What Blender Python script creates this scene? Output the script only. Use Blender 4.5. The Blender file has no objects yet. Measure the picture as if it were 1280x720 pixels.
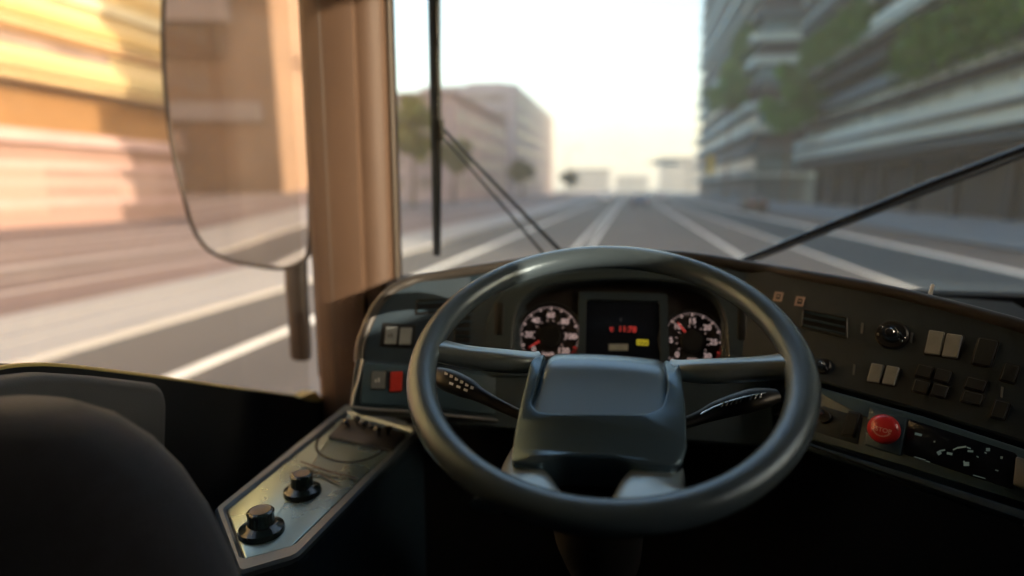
import bpy, math, random
from mathutils import Vector, Matrix, noise
random.seed(7)
V = Vector
rad = math.radians
scene = bpy.context.scene
col = scene.collection
CAMZ = 2.2

# ------------------------------------------------------------------ camera geometry (1280x720 pixel units)
FP = 760.0
YAW = math.asin(148/784.3); PITCH = math.atan(125/760)
CF = V((-math.sin(YAW)*math.cos(PITCH), math.cos(YAW)*math.cos(PITCH), -math.sin(PITCH)))
CR = V((math.cos(YAW), math.sin(YAW), 0)); CU = CR.cross(CF)
CAM = V((0, 0, CAMZ))
def ray(a, b): return CF + CR*((a-640)/FP) - CU*((b-360)/FP)
def at_depth(a, b, d): return CAM + ray(a, b)*d
def at_y(a, b, y): r = ray(a, b); return CAM + r*(y/r.y)
def at_x(a, b, x): r = ray(a, b); return CAM + r*(x/r.x)
def at_z(a, b, z): r = ray(a, b); return CAM + r*((z-CAMZ)/r.z)

# ------------------------------------------------------------------ materials
MATS = {}
def mat(name, color, rough=0.6, metal=0.0, var=0.0, vscale=8.0, bump=0.0, bscale=400.0, spec=0.5,
        emit=None, estr=0.0, coat=0.0, stretch=None):
    if name in MATS: return MATS[name]
    m = bpy.data.materials.new(name); m.use_nodes = True
    nt = m.node_tree; b = nt.nodes['Principled BSDF']
    b.inputs['Base Color'].default_value = (*color, 1)
    b.inputs['Roughness'].default_value = rough
    b.inputs['Metallic'].default_value = metal
    b.inputs['Specular IOR Level'].default_value = spec
    b.inputs['Coat Weight'].default_value = coat
    if emit:
        b.inputs['Emission Color'].default_value = (*emit, 1); b.inputs['Emission Strength'].default_value = estr
    tc = nt.nodes.new('ShaderNodeTexCoord'); mp = nt.nodes.new('ShaderNodeMapping')
    nt.links.new(tc.outputs['Object'], mp.inputs['Vector'])
    if stretch: mp.inputs['Scale'].default_value = stretch
    if var > 0:
        n = nt.nodes.new('ShaderNodeTexNoise'); n.inputs['Scale'].default_value = vscale; n.inputs['Detail'].default_value = 6
        nt.links.new(mp.outputs[0], n.inputs['Vector'])
        r = nt.nodes.new('ShaderNodeValToRGB'); e = r.color_ramp.elements
        e[0].position = .3; e[1].position = .7
        e[0].color = (*[c*(1-var) for c in color], 1); e[1].color = (*[min(1, c*(1+var)) for c in color], 1)
        nt.links.new(n.outputs['Fac'], r.inputs['Fac']); nt.links.new(r.outputs['Color'], b.inputs['Base Color'])
        mr = nt.nodes.new('ShaderNodeMapRange'); mr.inputs['To Min'].default_value = max(.02, rough-min(.08, var*.45)*(1 if rough > .12 else .3)); mr.inputs['To Max'].default_value = min(1, rough+min(.08, var*.45)*(1 if rough > .12 else .3))
        nt.links.new(n.outputs['Fac'], mr.inputs['Value']); nt.links.new(mr.outputs[0], b.inputs['Roughness'])
    if bump > 0:
        n2 = nt.nodes.new('ShaderNodeTexNoise'); n2.inputs['Scale'].default_value = bscale; n2.inputs['Detail'].default_value = 3
        nt.links.new(tc.outputs['Object'], n2.inputs['Vector'])
        bp = nt.nodes.new('ShaderNodeBump'); bp.inputs['Strength'].default_value = bump; bp.inputs['Distance'].default_value = .0015 if bscale > 50 else .02
        nt.links.new(n2.outputs['Fac'], bp.inputs['Height']); nt.links.new(bp.outputs[0], b.inputs['Normal'])
    MATS[name] = m
    return m

def glass_mat(name, tint, rough=0.0, dirt=0.0):
    m = bpy.data.materials.new(name); m.use_nodes = True; nt = m.node_tree; nt.nodes.clear()
    out = nt.nodes.new('ShaderNodeOutputMaterial'); mix = nt.nodes.new('ShaderNodeMixShader')
    tr = nt.nodes.new('ShaderNodeBsdfTransparent'); gl = nt.nodes.new('ShaderNodeBsdfGlossy'); lw = nt.nodes.new('ShaderNodeLayerWeight'); lw.inputs['Blend'].default_value = .5
    pw = nt.nodes.new('ShaderNodeMath'); pw.operation = 'POWER'; pw.inputs[1].default_value = 5; nt.links.new(lw.outputs['Facing'], pw.inputs[0])
    fr = nt.nodes.new('ShaderNodeMath'); fr.operation = 'MULTIPLY_ADD'; fr.inputs[1].default_value = .96; fr.inputs[2].default_value = .03; nt.links.new(pw.outputs[0], fr.inputs[0])
    tr.inputs[0].default_value = (*tint, 1); gl.inputs['Roughness'].default_value = rough
    nt.links.new(fr.outputs[0], mix.inputs[0]); nt.links.new(tr.outputs[0], mix.inputs[1]); nt.links.new(gl.outputs[0], mix.inputs[2])
    if dirt:
        df = nt.nodes.new('ShaderNodeBsdfDiffuse'); df.inputs[0].default_value = (.6, .57, .52, 1); m2 = nt.nodes.new('ShaderNodeMixShader')
        tc = nt.nodes.new('ShaderNodeTexCoord'); ns = nt.nodes.new('ShaderNodeTexNoise'); ns.inputs['Scale'].default_value = 3.5; ns.inputs['Detail'].default_value = 9
        mr = nt.nodes.new('ShaderNodeMapRange'); mr.inputs['From Min'].default_value = .45; mr.inputs['From Max'].default_value = .8; mr.inputs['To Max'].default_value = dirt; mr.inputs['To Min'].default_value = dirt*.15
        nt.links.new(tc.outputs['Object'], ns.inputs['Vector']); nt.links.new(ns.outputs['Fac'], mr.inputs['Value']); nt.links.new(mr.outputs[0], m2.inputs[0])
        nt.links.new(mix.outputs[0], m2.inputs[1]); nt.links.new(df.outputs[0], m2.inputs[2]); mix = m2
    nt.links.new(mix.outputs[0], out.inputs['Surface'])
    return m

# ------------------------------------------------------------------ object helpers
def tag(o, label=None, cat=None, group=None, kind=None):
    if label: o['label'] = label
    if cat: o['category'] = cat
    if group: o['group'] = group
    if kind: o['kind'] = kind
    return o
def empty(name, loc, label, cat, group=None):
    o = bpy.data.objects.new(name, None); o.empty_display_size = .05; col.objects.link(o); o.location = loc
    o['wloc'] = tuple(loc)
    return tag(o, label, cat, group)
def wloc(o):
    p = V((0, 0, 0))
    while o is not None: p += V(o.location); o = o.parent
    return p

class MB:
    def __init__(s): s.v = []; s.f = []; s.m = []
    def add(s, verts, faces, mi=0):
        k = len(s.v); s.v += [V(p) for p in verts]; s.f += [tuple(i+k for i in f) for f in faces]; s.m += [mi]*len(faces); return s
    def box(s, lo, hi, mi=0):
        x0, y0, z0 = lo; x1, y1, z1 = hi
        return s.add([(x0,y0,z0),(x1,y0,z0),(x1,y1,z0),(x0,y1,z0),(x0,y0,z1),(x1,y0,z1),(x1,y1,z1),(x0,y1,z1)],
                     [(0,3,2,1),(4,5,6,7),(0,1,5,4),(1,2,6,5),(2,3,7,6),(3,0,4,7)], mi)
    def prism(s, poly, z0, z1, mi=0):       # poly: xy list, vertical
        n = len(poly); a = [(p[0], p[1], z0) for p in poly]; b = [(p[0], p[1], z1) for p in poly]
        return s.add(a+b, [tuple(range(n-1, -1, -1)), tuple(range(n, 2*n))]+[(i, (i+1) % n, n+(i+1) % n, n+i) for i in range(n)], mi)
    def loft(s, rings, cap=True, closed=True, mi=0):
        n = len(rings[0]); vs = [p for r in rings for p in r]; fs = []
        for k in range(len(rings)-1):
            for i in range(n if closed else n-1):
                j = (i+1) % n; fs.append((k*n+i, k*n+j, (k+1)*n+j, (k+1)*n+i))
        if cap: fs.append(tuple(range(n-1, -1, -1))); fs.append(tuple((len(rings)-1)*n+i for i in range(n)))
        return s.add(vs, fs, mi)
    def tube(s, pts, radii, n=14, mi=0, flat=1.0, up=None, closed=False, cap=True):
        pts = [V(p) for p in pts]
        if not isinstance(radii, (list, tuple)): radii = [radii]*len(pts)
        rings = []; ref = V(up) if up else V((.13, .31, .94)); m = len(pts)
        for i, p in enumerate(pts):
            if closed: t = pts[(i+1) % m]-pts[i-1]
            else: t = pts[min(i+1, m-1)]-pts[max(i-1, 0)]
            t.normalize(); a = t.cross(ref); a.normalize(); b = a.cross(t)
            if not up: ref = b
            rings.append([p+a*math.cos(q)*radii[i]+b*math.sin(q)*radii[i]*flat for q in [2*math.pi*k/n for k in range(n)]])
        if closed: rings.append(rings[0]); cap = False
        return s.loft(rings, cap, mi=mi)
    def build(s, name, mats, parent=None, smooth=False, angle=40):
        me = bpy.data.meshes.new(name); off = wloc(parent) if parent else V((0, 0, 0))
        me.from_pydata([p-off for p in s.v], [], s.f)
        if not isinstance(mats, (list, tuple)): mats = [mats]
        for m in mats: me.materials.append(m)
        me.polygons.foreach_set('material_index', s.m)
        me.update()
        o = bpy.data.objects.new(name, me); col.objects.link(o)
        if parent: o.parent = parent
        import bmesh
        bm = bmesh.new(); bm.from_mesh(me); bmesh.ops.recalc_face_normals(bm, faces=bm.faces); bm.to_mesh(me); bm.free()
        if smooth:
            me.polygons.foreach_set('use_smooth', [len(q_.vertices) <= 4 for q_ in me.polygons])
            try: me.set_sharp_from_angle(angle=rad(angle))
            except Exception: pass
        return o

class Frame:
    def __init__(s, O, n, u=None):
        s.O = V(O); s.n = V(n).normalized()
        s.u = V(u).normalized() if u else V((0, 0, 1)).cross(s.n).normalized()
        s.v = s.n.cross(s.u).normalized()
    def loc(s, a, b, h=0):
        r = ray(a, b); O = s.O+s.n*h-CAM; t = O.dot(s.n)/r.dot(s.n); q = r*t-O
        return (q.dot(s.u), q.dot(s.v))
    def poly(s, pts, h=0): return [s.loc(a, b, h) for a, b in pts]
    def pt(s, u, v, h=0): return s.O+s.u*u+s.v*v+s.n*h
    def px(s, a, b, h=0): u, v = s.loc(a, b, h); return s.pt(u, v, h)

def area(p): return sum(p[i][0]*p[(i+1) % len(p)][1]-p[(i+1) % len(p)][0]*p[i][1] for i in range(len(p)))/2
def rpoly(p, r, seg=5):
    out = []; n = len(p); rr = r if isinstance(r, (list, tuple)) else [r]*n
    for i in range(n):
        a, b, c = V((*p[i-1], 0)), V((*p[i], 0)), V((*p[(i+1) % n], 0))
        d1 = (a-b); d2 = (c-b); L = min(d1.length, d2.length)*.49; d1.normalize(); d2.normalize()
        q = min(rr[i], L)
        if q <= 1e-6: out.append((b.x, b.y)); continue
        s0 = b+d1*q; s1 = b+d2*q
        for k in range(seg+1):
            t = k/seg; w = s0*(1-t)**2+b*2*t*(1-t)+s1*t*t; out.append((w.x, w.y))
    return out
def inset(p, d):
    n = len(p); out = []
    for i in range(n):
        a, b, c = V(p[i-1]), V(p[i]), V(p[(i+1) % n])
        e1 = (b-a); e2 = (c-b)
        if e1.length < 1e-9 or e2.length < 1e-9: out.append((b.x, b.y)); continue
        e1.normalize(); e2.normalize(); n1 = V((-e1.y, e1.x)); n2 = V((-e2.y, e2.x)); m = n1+n2
        if m.length < 1e-6: m = n1
        m.normalize(); k = d/max(.5, m.dot(n1)); out.append((b.x+m.x*k, b.y+m.y*k))
    return out
def pillow(mb, fr, p, prof, mi=0, back=True):
    if area(p) < 0: p = p[::-1]
    rings = [[fr.pt(u, v, h) for u, v in inset(p, i)] for i, h in prof]
    return mb.loft(rings, True, mi=mi)
def slab(mb, fr, pts, h0, h1, r=.006, bev=.002, mi=0, hp=None):   # pixel outline -> solid
    p = rpoly(fr.poly(pts, h1 if hp is None else hp), r)
    return pillow(mb, fr, p, [(0, h0), (0, h1-bev), (bev*.35, h1-bev*.3), (bev, h1)], mi)
def resample(p, N):
    L = [0]; n = len(p)
    for i in range(n): L.append(L[-1]+(V(p[(i+1) % n])-V(p[i])).length)
    out = []
    for k in range(N):
        t = L[-1]*k/N; i = max(j for j in range(n+1) if L[j] <= t+1e-12); i = min(i, n-1)
        w = (t-L[i])/max(1e-9, L[i+1]-L[i]); out.append(tuple(V(p[i]).lerp(V(p[(i+1) % n]), w)))
    return out
def ring_slab(mb, fr, outer, inner, h0, h1, N=120, bev=.003, mi=0, hin=None):
    if area(outer) < 0: outer = outer[::-1]
    if area(inner) < 0: inner = inner[::-1]
    c = V(inner[0]); k = min(range(len(outer)), key=lambda i: (V(outer[i])-c).length); outer = outer[k:]+outer[:k]
    o = resample(outer, N); i = resample(inner, N); hin = h0 if hin is None else hin
    P = lambda q, h: [fr.pt(u, v, h) for u, v in q]
    rings = [P(o, h0), P(o, h1-bev), P(inset(o, bev), h1), P(inset(i, -bev), h1), P(i, h1-bev), P(i, hin), P(o, h0)]
    return mb.loft(rings, False, mi=mi)
def curve(pts, seg=8, closed=False):     # catmull-rom
    pts = [V(p) for p in pts]; n = len(pts); out = []
    for i in range(n if closed else n-1):
        g = (lambda j: pts[j % n]) if closed else (lambda j: pts[max(0, min(n-1, j))])
        a, b, c, d = g(i-1), g(i), g(i+1), g(i+2)
        for k in range(seg):
            t = k/seg; out.append(.5*((2*b)+(c-a)*t+(2*a-5*b+4*c-d)*t*t+(3*b-a-3*c+d)*t**3))
    if not closed: out.append(pts[-1])
    return out
def c2(pts, seg=6, closed=False): return [(p.x, p.y) for p in curve([(a, b) for a, b in pts], seg, closed)]

TX = {}
def text_add(mb, fr, s, u, v, size, h, mi=0, rot=0):
    if s not in TX:
        cu = bpy.data.curves.new('t', 'FONT'); cu.body = s; cu.align_x = 'CENTER'; cu.align_y = 'CENTER'; cu.offset = .012
        o = bpy.data.objects.new('t', cu); col.objects.link(o); bpy.context.view_layer.update()
        me = bpy.data.meshes.new_from_object(o.evaluated_get(bpy.context.evaluated_depsgraph_get()))
        TX[s] = ([tuple(q.co) for q in me.vertices], [tuple(f.vertices) for f in me.polygons])
        bpy.data.objects.remove(o); bpy.data.meshes.remove(me)
    vs, fs = TX[s]; c, sn = math.cos(rot), math.sin(rot)
    mb.add([fr.pt(u+(x*c-y*sn)*size, v+(x*sn+y*c)*size, h) for x, y, z in vs], fs, mi)
def quad(mb, fr, u0, v0, u1, v1, h, mi=0): mb.add([fr.pt(u0, v0, h), fr.pt(u1, v0, h), fr.pt(u1, v1, h), fr.pt(u0, v1, h)], [(0, 1, 2, 3)], mi)
def disc(mb, fr, u, v, r, h0, h1, n=32, bev=.001, mi=0, r1=None):
    r1 = r if r1 is None else r1
    R = lambda q, h: [fr.pt(u+q*math.cos(a), v+q*math.sin(a), h) for a in [2*math.pi*k/n for k in range(n)]]
    mb.loft([R(r, h0), R(r1, h1-bev), R(r1-bev, h1)], True, mi=mi)

# ------------------------------------------------------------------ materials list
PL_WHEEL = mat('wheel_leather', (.125, .175, .215), .25, .42, var=.03, vscale=14, bump=.25, bscale=900)
PL_HUB = mat('hub_plastic', (.11, .18, .235), .25, .60, var=.025, vscale=10, bump=.15, bscale=1200)
PL_SPOKE = mat('spoke_lit_satin', (.34, .41, .43), .28, .60, var=.025, vscale=10, bump=.15, bscale=1200)  # lighter than the hub: light on the spokes put into their colour
PL_DASH = mat('dash_plastic', (.018, .038, .057), .5, var=.15, vscale=12, bump=.35, bscale=900)
PL_DASH2 = mat('dash_panel_grey', (.045, .090, .125), .42, var=.10, vscale=12, bump=.2, bscale=900)
PL_LIP = mat('dash_soft_lip', (.05, .045, .04), .38, var=.1, bump=.3, bscale=900)
PL_BLACK = mat('black_plastic', (.012, .013, .014), .4, var=.1, bump=.1)
PL_MATTE = mat('matte_black', (.003, .004, .006), .8)
PL_FRAME = mat('cluster_frame_grey', (.028, .046, .058), .45, var=.08, bump=.2)
CL_IN = mat('cluster_inside', (.009, .006, .006), .6)
BTN_L = mat('light_button', (.34, .38, .39), .4, var=.12, vscale=60)
BTN_D = mat('dark_button', (.035, .044, .050), .42, var=.1)
BTN_G = mat('grey_button', (.16, .18, .19), .4, var=.1)
BTN_R = mat('red_button', (.55, .04, .03), .38, var=.12, vscale=60)
CHROME = mat('chrome', (.75, .76, .78), .18, 1.0, var=.05)
METAL = mat('console_metal', (.38, .50, .48), .28, .8, var=.14, vscale=9, bump=.12, bscale=500, stretch=(1, 1, 1))
METAL_B = mat('console_rim_metal', (.22, .27, .31), .33, .6, var=.1)
GROOVE = mat('groove', (.02, .02, .022), .7)
BRUSHMARK = mat('brown_lever', (.09, .07, .055), .45)
KNOB = mat('knob_green_black', (.016, .030, .026), .22, coat=.5)
WHITEMARK = mat('white_mark', (.75, .75, .72), .5)
LIT_W = mat('lit_dial_white', (.40, .31, .30), .6, emit=(1, .72, .68), estr=0.092)
LIT_R = mat('lit_red', (.6, .03, .03), .5, emit=(1, .10, .08), estr=0.06)
LIT_Y = mat('lit_yellow', (.6, .5, .02), .5, emit=(1, .85, .05), estr=0.09)
SCREEN = mat('screen_glass', (.010, .013, .022), .15)
PILLAR_M = mat('pillar_trim', (.098, .056, .033), .6, var=.06, vscale=5, bump=.2, bscale=700)
PILLAR_D = mat('pillar_seal', (.10, .08, .06), .5)
BODY_IN = mat('cabin_lining', (.010, .014, .020), .8, var=.15, vscale=6, bump=.3, bscale=300)
FLOOR_M = mat('cabin_floor', (.012, .013, .02), .85, var=.2)
SILL_Y = mat('sill_sunlit_yellow', (.70, .55, .20), .35, var=.06)  # sunlight on the sill edge put into the yellow
PAD_GREY = mat('armrest_vinyl', (.10, .11, .12), .55, var=.1, bump=.4, bscale=500)
SEAT_M = mat('seat_fabric', (.024, .026, .036), .85, var=.2, vscale=60, bump=.6, bscale=700)
SEAT_M.node_tree.nodes['Principled BSDF'].inputs['Sheen Weight'].default_value = .35
RUBBER = mat('rubber', (.015, .015, .015), .55)
WIPER_M = mat('wiper_metal', (.018, .017, .017), .22, .1, coat=.4)
MIRROR_G = mat('mirror_silver', (.66, .61, .58), .03, 1.0)
MIRROR_F = mat('mirror_housing', (.05, .030, .018), .45, var=.1)
WS_GLASS = glass_mat('windscreen_glass', (.95, .975, .97), dirt=.05)
SIDE_GLASS = glass_mat('side_glass', (.97, .96, .94), dirt=.04)

# ================================================================== THE BUS CABIN
Z = lambda z: CAMZ+z
bus = empty('bus_cabin', (-.2, 0, CAMZ-1.25), 'dark interior shell of the bus with tan corner pillar and big windscreen', 'bus cabin')
# floor
mb = MB(); mb.box((-.9, -1.5, Z(-1.30)), (1.75, 1.45, Z(-1.25))); mb.build('floor', FLOOR_M, bus)
mb = MB(); mb.box((-.9, -1.5, Z(1.20)), (1.75, 1.56, Z(1.25))); mb.build('roof', BODY_IN, bus)
mb = MB(); mb.box((-.60, 1.46, Z(1.08)), (1.75, 1.53, Z(1.198))); mb.build('window_header', BODY_IN, bus)
mb = MB(); mb.box((-.895, -1.5, Z(-1.248)), (1.745, -1.45, Z(1.198))); mb.build('added_bulkhead', BODY_IN, bus)  # unseen closing wall, added to keep the cabin dark
mb = MB(); mb.box((1.70, -1.448, Z(-1.248)), (1.745, 1.45, Z(.42))); mb.box((1.70, -1.448, Z(.422)), (1.745, .0, Z(1.198))); mb.box((1.70, .46, Z(.422)), (1.745, 1.45, Z(1.198)))
mb.build('sun_slot_wall', BODY_IN, bus)  # unseen wall, its opening shaped so sun strikes the pillar, not the dash
# front wall under the windscreen, beyond dash
mb = MB(); mb.box((-.80, 1.50, Z(-1.3)), (1.74, 1.56, Z(-.235))); mb.build('front_panel', BODY_IN, bus)
# left wall: lower panel follows slanted sill
XW = -.80
sill_px = c2([(-90, 486), (0, 463), (45, 458), (80, 459), (120, 463), (200, 473), (300, 487), (383, 498), (402, 503)], 5)
sill = [at_x(a, b, XW) for a, b in sill_px]
y_end = sill[-1].y
poly = [(p.y, p.z) for p in sill]
low = [(sill[-1].y+.08, sill[-1].z-.02), (sill[-1].y+.08, Z(-1.25)), (-1.45, Z(-1.25)), (-1.45, sill[0].z), ]
ring = poly+low
mb = MB(); mb.loft([[V((XW, y, z)) for y, z in ring], [V((XW-.08, y, z)) for y, z in ring]], True)
mb.build('side_panel', BODY_IN, bus)
# solid wall behind the driver window
mb = MB(); y0w = sill[0].y-.03
mb.box((XW-.078, -1.447, sill[0].z+.002), (XW-.002, y0w, Z(1.198)))
mb.build('rear_side_wall', BODY_IN, bus)
mb = MB(); mb.box((XW-.07, y0w+.002, Z(.62)), (XW-.004, 1.44, Z(1.197))); mb.build('side_window_header', BODY_IN, bus)
# sill edge trim, its sunlit rim put into the yellow colour
mb = MB(); mb.tube([p+V((-.006, 0, .001)) for p in sill], .0042, 10); mb.build('sill_trim', SILL_Y, bus, True)
mb = MB(); w = [at_x(a, b, XW+.003) for a, b in [(372, 497), (392, 489), (404, 502), (390, 502)]]
mb.loft([[p+V((.006, 0, 0)) for p in w], [p+V((-.03, 0, 0)) for p in w]]); mb.build('sill_bright_wedge', SILL_Y, bus)  # bright patch at the sill corner, sunlight put into its yellow
# armrest pad
afr = Frame((XW, .8, Z(-.4)), (1, 0, 0), (0, 1, 0))
mb = MB(); p = rpoly(afr.poly([(-60, 490), (0, 474), (60, 466), (120, 470), (203, 480), (211, 500), (208, 600), (-60, 600)], .035), .02)
pillow(mb, afr, p, [(0, .001), (0, .025), (.004, .032), (.012, .036)]); mb.build('armrest_pad', PAD_GREY, bus, True)
# pillar: convex column at the corner
pl = at_y(384, 200, 1.44); pr = at_y(489, 200, 1.50)
def pillar_section(z):
    t = (z-Z(-.6))/1.4
    xl = at_y(384, 200, 1.44).x; xr = at_y(488, 200, 1.50).x
    w = xr-xl
    sec = [(xl, 1.56), (xl-.002, 1.47), (xl+.004, 1.437), (xl+.02, 1.425), (xl+w*.34, 1.418), (xl+w*.60, 1.425), (xl+w*.70, 1.433), (xl+w*.715, 1.448), (xl+w*.80, 1.450), (xl+w*.97, 1.468), (xr, 1.49), (xr, 1.56)]
    return [V((x, y, z)) for x, y in sec]
mb = MB(); mb.loft([pillar_section(Z(-.62)), pillar_section(Z(.1)), pillar_section(Z(1.197))]); mb.build('corner_pillar', PILLAR_M, bus, True, 50)
mb = MB(); mb.tube([V((pr.x+.006, 1.50, z)) for z in (Z(-.5), Z(0), Z(1.15))], .006, 10); mb.tube([V((pl.x-.003, 1.45, z)) for z in (Z(-.5), Z(0), Z(.62))], .004, 10)
mb.build('pillar_seal', PILLAR_D, bus, True)
for zz in ():
    mb = MB(); q = V((pl.x+.115, 1.4235, Z(zz))); mb.loft([[q+V((.006*math.cos(t), -h_, .006*math.sin(t))) for t in [2*math.pi*k/16 for k in range(16)]] for h_ in (-.004, .0015, .003)]); mb.build('screw_cover', PILLAR_D, bus, True)
mb = MB(); mb.tube([V((pl.x+.062, 1.4195, z)) for z in (Z(-.6), Z(.2), Z(1.19))], .0016, 8); mb.build('trim_seam', PILLAR_D, bus, True)
# glass panes
mb = MB(); mb.box((pr.x+.012, 1.515, Z(-.235)), (1.70, 1.519, Z(1.10))); mb.build('windscreen', WS_GLASS, bus)
gp = [(p.y, p.z) for p in sill if p.y < 1.43]+[(1.435, at_x(383, 496, XW).z)]
ring = [(y, z-.004) for y, z in gp]+[(1.435, Z(.63)), (gp[0][0], Z(.63))]
mb = MB(); mb.loft([[V((XW-.028, y, z)) for y, z in ring], [V((XW-.032, y, z)) for y, z in ring]]); mb.build('side_window', SIDE_GLASS, bus)

# ================================================================== DASHBOARD
tb = rad(25)
FC = Frame((0, 1.12, Z(-.25)), (0, -math.cos(tb), math.sin(tb)))
FL = Frame((-.30, 1.12, Z(-.25)), (math.sin(rad(20))*math.cos(tb), -math.cos(rad(20))*math.cos(tb), math.sin(tb)))
FR = Frame((.20, 1.12, Z(-.25)), (-math.sin(rad(34))*math.cos(tb), -math.cos(rad(34))*math.cos(tb), math.sin(tb)))
dash = empty('dashboard', (0, 1.3, Z(-.6)), 'dark grey wraparound dashboard behind the steering wheel with rows of switches', 'dashboard')
# main faces
Lout = [(446, 447), (452, 418), (468, 384), (484, 364), (505, 352), (540, 343), (600, 332), (665, 322), (665, 450), (600, 470), (446, 452)]
mb = MB(); p = rpoly(FL.poly(Lout), .004); pillow(mb, FL, p, [(0, -.12), (0, -.003), (.003, 0)]); mb.build('left_panel', PL_DASH, dash, True)
Cout = [(560, 345), (640, 327), (700, 318), (780, 315), (860, 318), (950, 331), (970, 560), (560, 530)]
mb = MB(); p = FC.poly(Cout)
inner_px = c2([(604, 470), (606, 430), (614, 392), (634, 362), (668, 347), (715, 341), (775, 339), (838, 342), (880, 348), (914, 362), (936, 392), (943, 430), (944, 470)], 5)
ring_slab(mb, FC, resample(p, 160), FC.poly(inner_px), -.14, 0, N=160, hin=-.10); mb.build('centre_panel', PL_DASH, dash, True)
Rout = [(900, 327), (930, 330), (1000, 340), (1100, 358), (1180, 377), (1240, 393), (1290, 408), (1400, 450), (1400, 602), (1280, 553), (1150, 513), (1020, 476), (900, 450)]
mb = MB(); p = rpoly(FR.poly(Rout), .003); pillow(mb, FR, p, [(0, -.16), (0, -.003), (.003, 0)]); mb.build('right_panel', PL_DASH, dash, False)
# lower tiers
mb = MB(); slab(mb, FR, [(1003, 478), (1150, 519), (1280, 561), (1400, 606), (1400, 690), (1280, 632), (1130, 585), (1000, 547)], -.16, .012, .004, .004); mb.build('lower_right_panel', PL_DASH2, dash, True)
mb = MB(); slab(mb, FR, [(1003, 551), (1130, 590), (1280, 638), (1400, 696), (1400, 715), (1280, 655), (1130, 604), (1003, 562)], -.14, .02, .004, .005); mb.build('lower_ledge', PL_DASH, dash, True)
mb = MB(); slab(mb, FL, [(444, 449), (600, 462), (660, 470), (660, 530), (560, 518), (440, 513), (436, 505)], -.12, .012, .006, .004); mb.build('lower_left_panel', PL_DASH, dash, True)
mb = MB(); slab(mb, FL, [(455, 452), (575, 463), (640, 470), (640, 522), (560, 512), (449, 505)], .010, .017, .008, .003); mb.build('blue_grey_plate', PL_DASH2, dash, True)
mb = MB(); mb.tube(curve([FL.px(453, 449, .014), FL.px(448, 475, .016), FL.px(441, 502, .016), FL.px(450, 510, .016), FL.px(540, 517, .016), FL.px(650, 529, .016)], 6), .0028, 10); mb.build('plate_trim', mat('trim_satin', (.35, .36, .36), .35, .5), dash, True)
# lip along the top edge + top pad back to the glass
lipL = [FL.px(a, b, .0) for a, b in [(448, 449), (450, 430), (456, 410), (468, 384), (484, 364), (505, 352), (540, 343)]]
lipC = [FC.px(a, b, .0) for a, b in [(640, 327), (700, 318), (780, 315), (860, 318)]]
lipR = [FR.px(a, b, .0) for a, b in [(950, 332), (1000, 340), (1100, 358), (1180, 377), (1240, 393), (1290, 408), (1400, 452)]]
lip = curve(lipL+lipC+lipR, 7)
mb = MB(); mb.tube([p+V((0, .004, -.006)) for p in lip], .011, 14); mb.build('top_lip', PL_LIP, dash, True)
mb = MB()
back = [V((max(-.78, min(1.7, p.x*1.22+(p.x+.1)*.1)), 1.497, min(p.z-.012, Z(-.235)))) for p in lip]
mid = [(p.lerp(q, .35)+V((0, 0, -.004))) for p, q in zip(lip, back)]
mb.loft([[p+V((0, .004, 0)) for p in lip], mid, back], False, False)
mb.build('top_pad', mat('dash_top', (.008, .009, .01), .75, bump=.3, bscale=700), dash, True)
mb = MB(); mb.box((.25, 1.41, Z(-.30)), (1.69, 1.46, Z(-.222))); mb.build('demister_rail', PL_MATTE, dash)
# black panel below, its colour standing in for the dark under the dash
mb = MB(); mb.box((-.45, 1.16, Z(-1.2)), (1.6, 1.24, Z(-.42))); mb.build('underdash_dark_panel', PL_MATTE, dash)
mb = MB(); n0 = FR.px(1161, 373, -.03); mb.tube([n0, FR.px(1166, 356, -.035)], [.0032, .0028], 8); mb.build('washer_nozzle', WHITEMARK, dash, True)

def button(fr, name, cx, cy, w, h, m, skew=0, hh=.006, rot=0, base=0, legend=None):
    c, s = math.cos(rad(rot)), math.sin(rad(rot))
    pts = [(cx+x*c-y*s, cy+x*s+y*c) for x, y in [(-w/2+skew, -h/2), (w/2+skew, -h/2), (w/2-skew, h/2), (-w/2-skew, h/2)]]
    mb = MB(); p = rpoly(fr.poly(pts, base+hh), .002, 3)
    if area(p) < 0: p = p[::-1]
    # rocker profile: tilted top
    cv = sum(q[1] for q in p)/len(p); rings = []
    for ins, hz, tl in [(0, base+.0005, 0), (0, base+hh-.0015, 1), (.0012, base+hh, 1)]:
        rings.append([fr.pt(u, v, hz+tl*(v-cv)*.10) for u, v in inset(p, ins)])
    mb.loft(rings); o = mb.build(name, m, dash, True, 30)
    mb = MB(); q = inset(p, -.0018); pillow(mb, fr, q, [(0, base-.004), (0, base+.0012), (.0006, base+.0016)]); mb.build('switch_surround', PL_BLACK, o, False)
    if legend:
        mb = MB(); u = sum(a for a, b in p)/len(p); wpx = max(a for a, b in p)-min(a for a, b in p)
        for k in range(legend):
            quad(mb, fr, u-wpx*.22+k*wpx*.2, cv-wpx*.16, u-wpx*.12+k*wpx*.2, cv+wpx*(.05+.08*(k % 2)), base+hh+.0012+.0003*k)
        mb.build('switch_symbol', mat('symbol_dark', (.10, .10, .10), .6) if m is BTN_L else WHITEMARK, o)
    return o
for a, b in ((489, 419), (507, 420)): button(FL, 'rocker_switch', a, b, 15, 21, BTN_L, 1, legend=2 if a < 500 else None)
mb = MB(); slab(mb, FL, [(478, 403), (520, 406), (517, 436), (474, 433)], -.002, .0008, .003, .0005); mb.build('switch_recess', PL_BLACK, dash)
button(FL, 'rocker_switch', 473, 475, 17, 22, BTN_G, 1, base=.017, legend=2)
o = button(FL, 'hazard_switch', 495, 477, 15, 25, BTN_R, 1, base=.017); tag(o, 'red hazard rocker switch')
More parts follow.
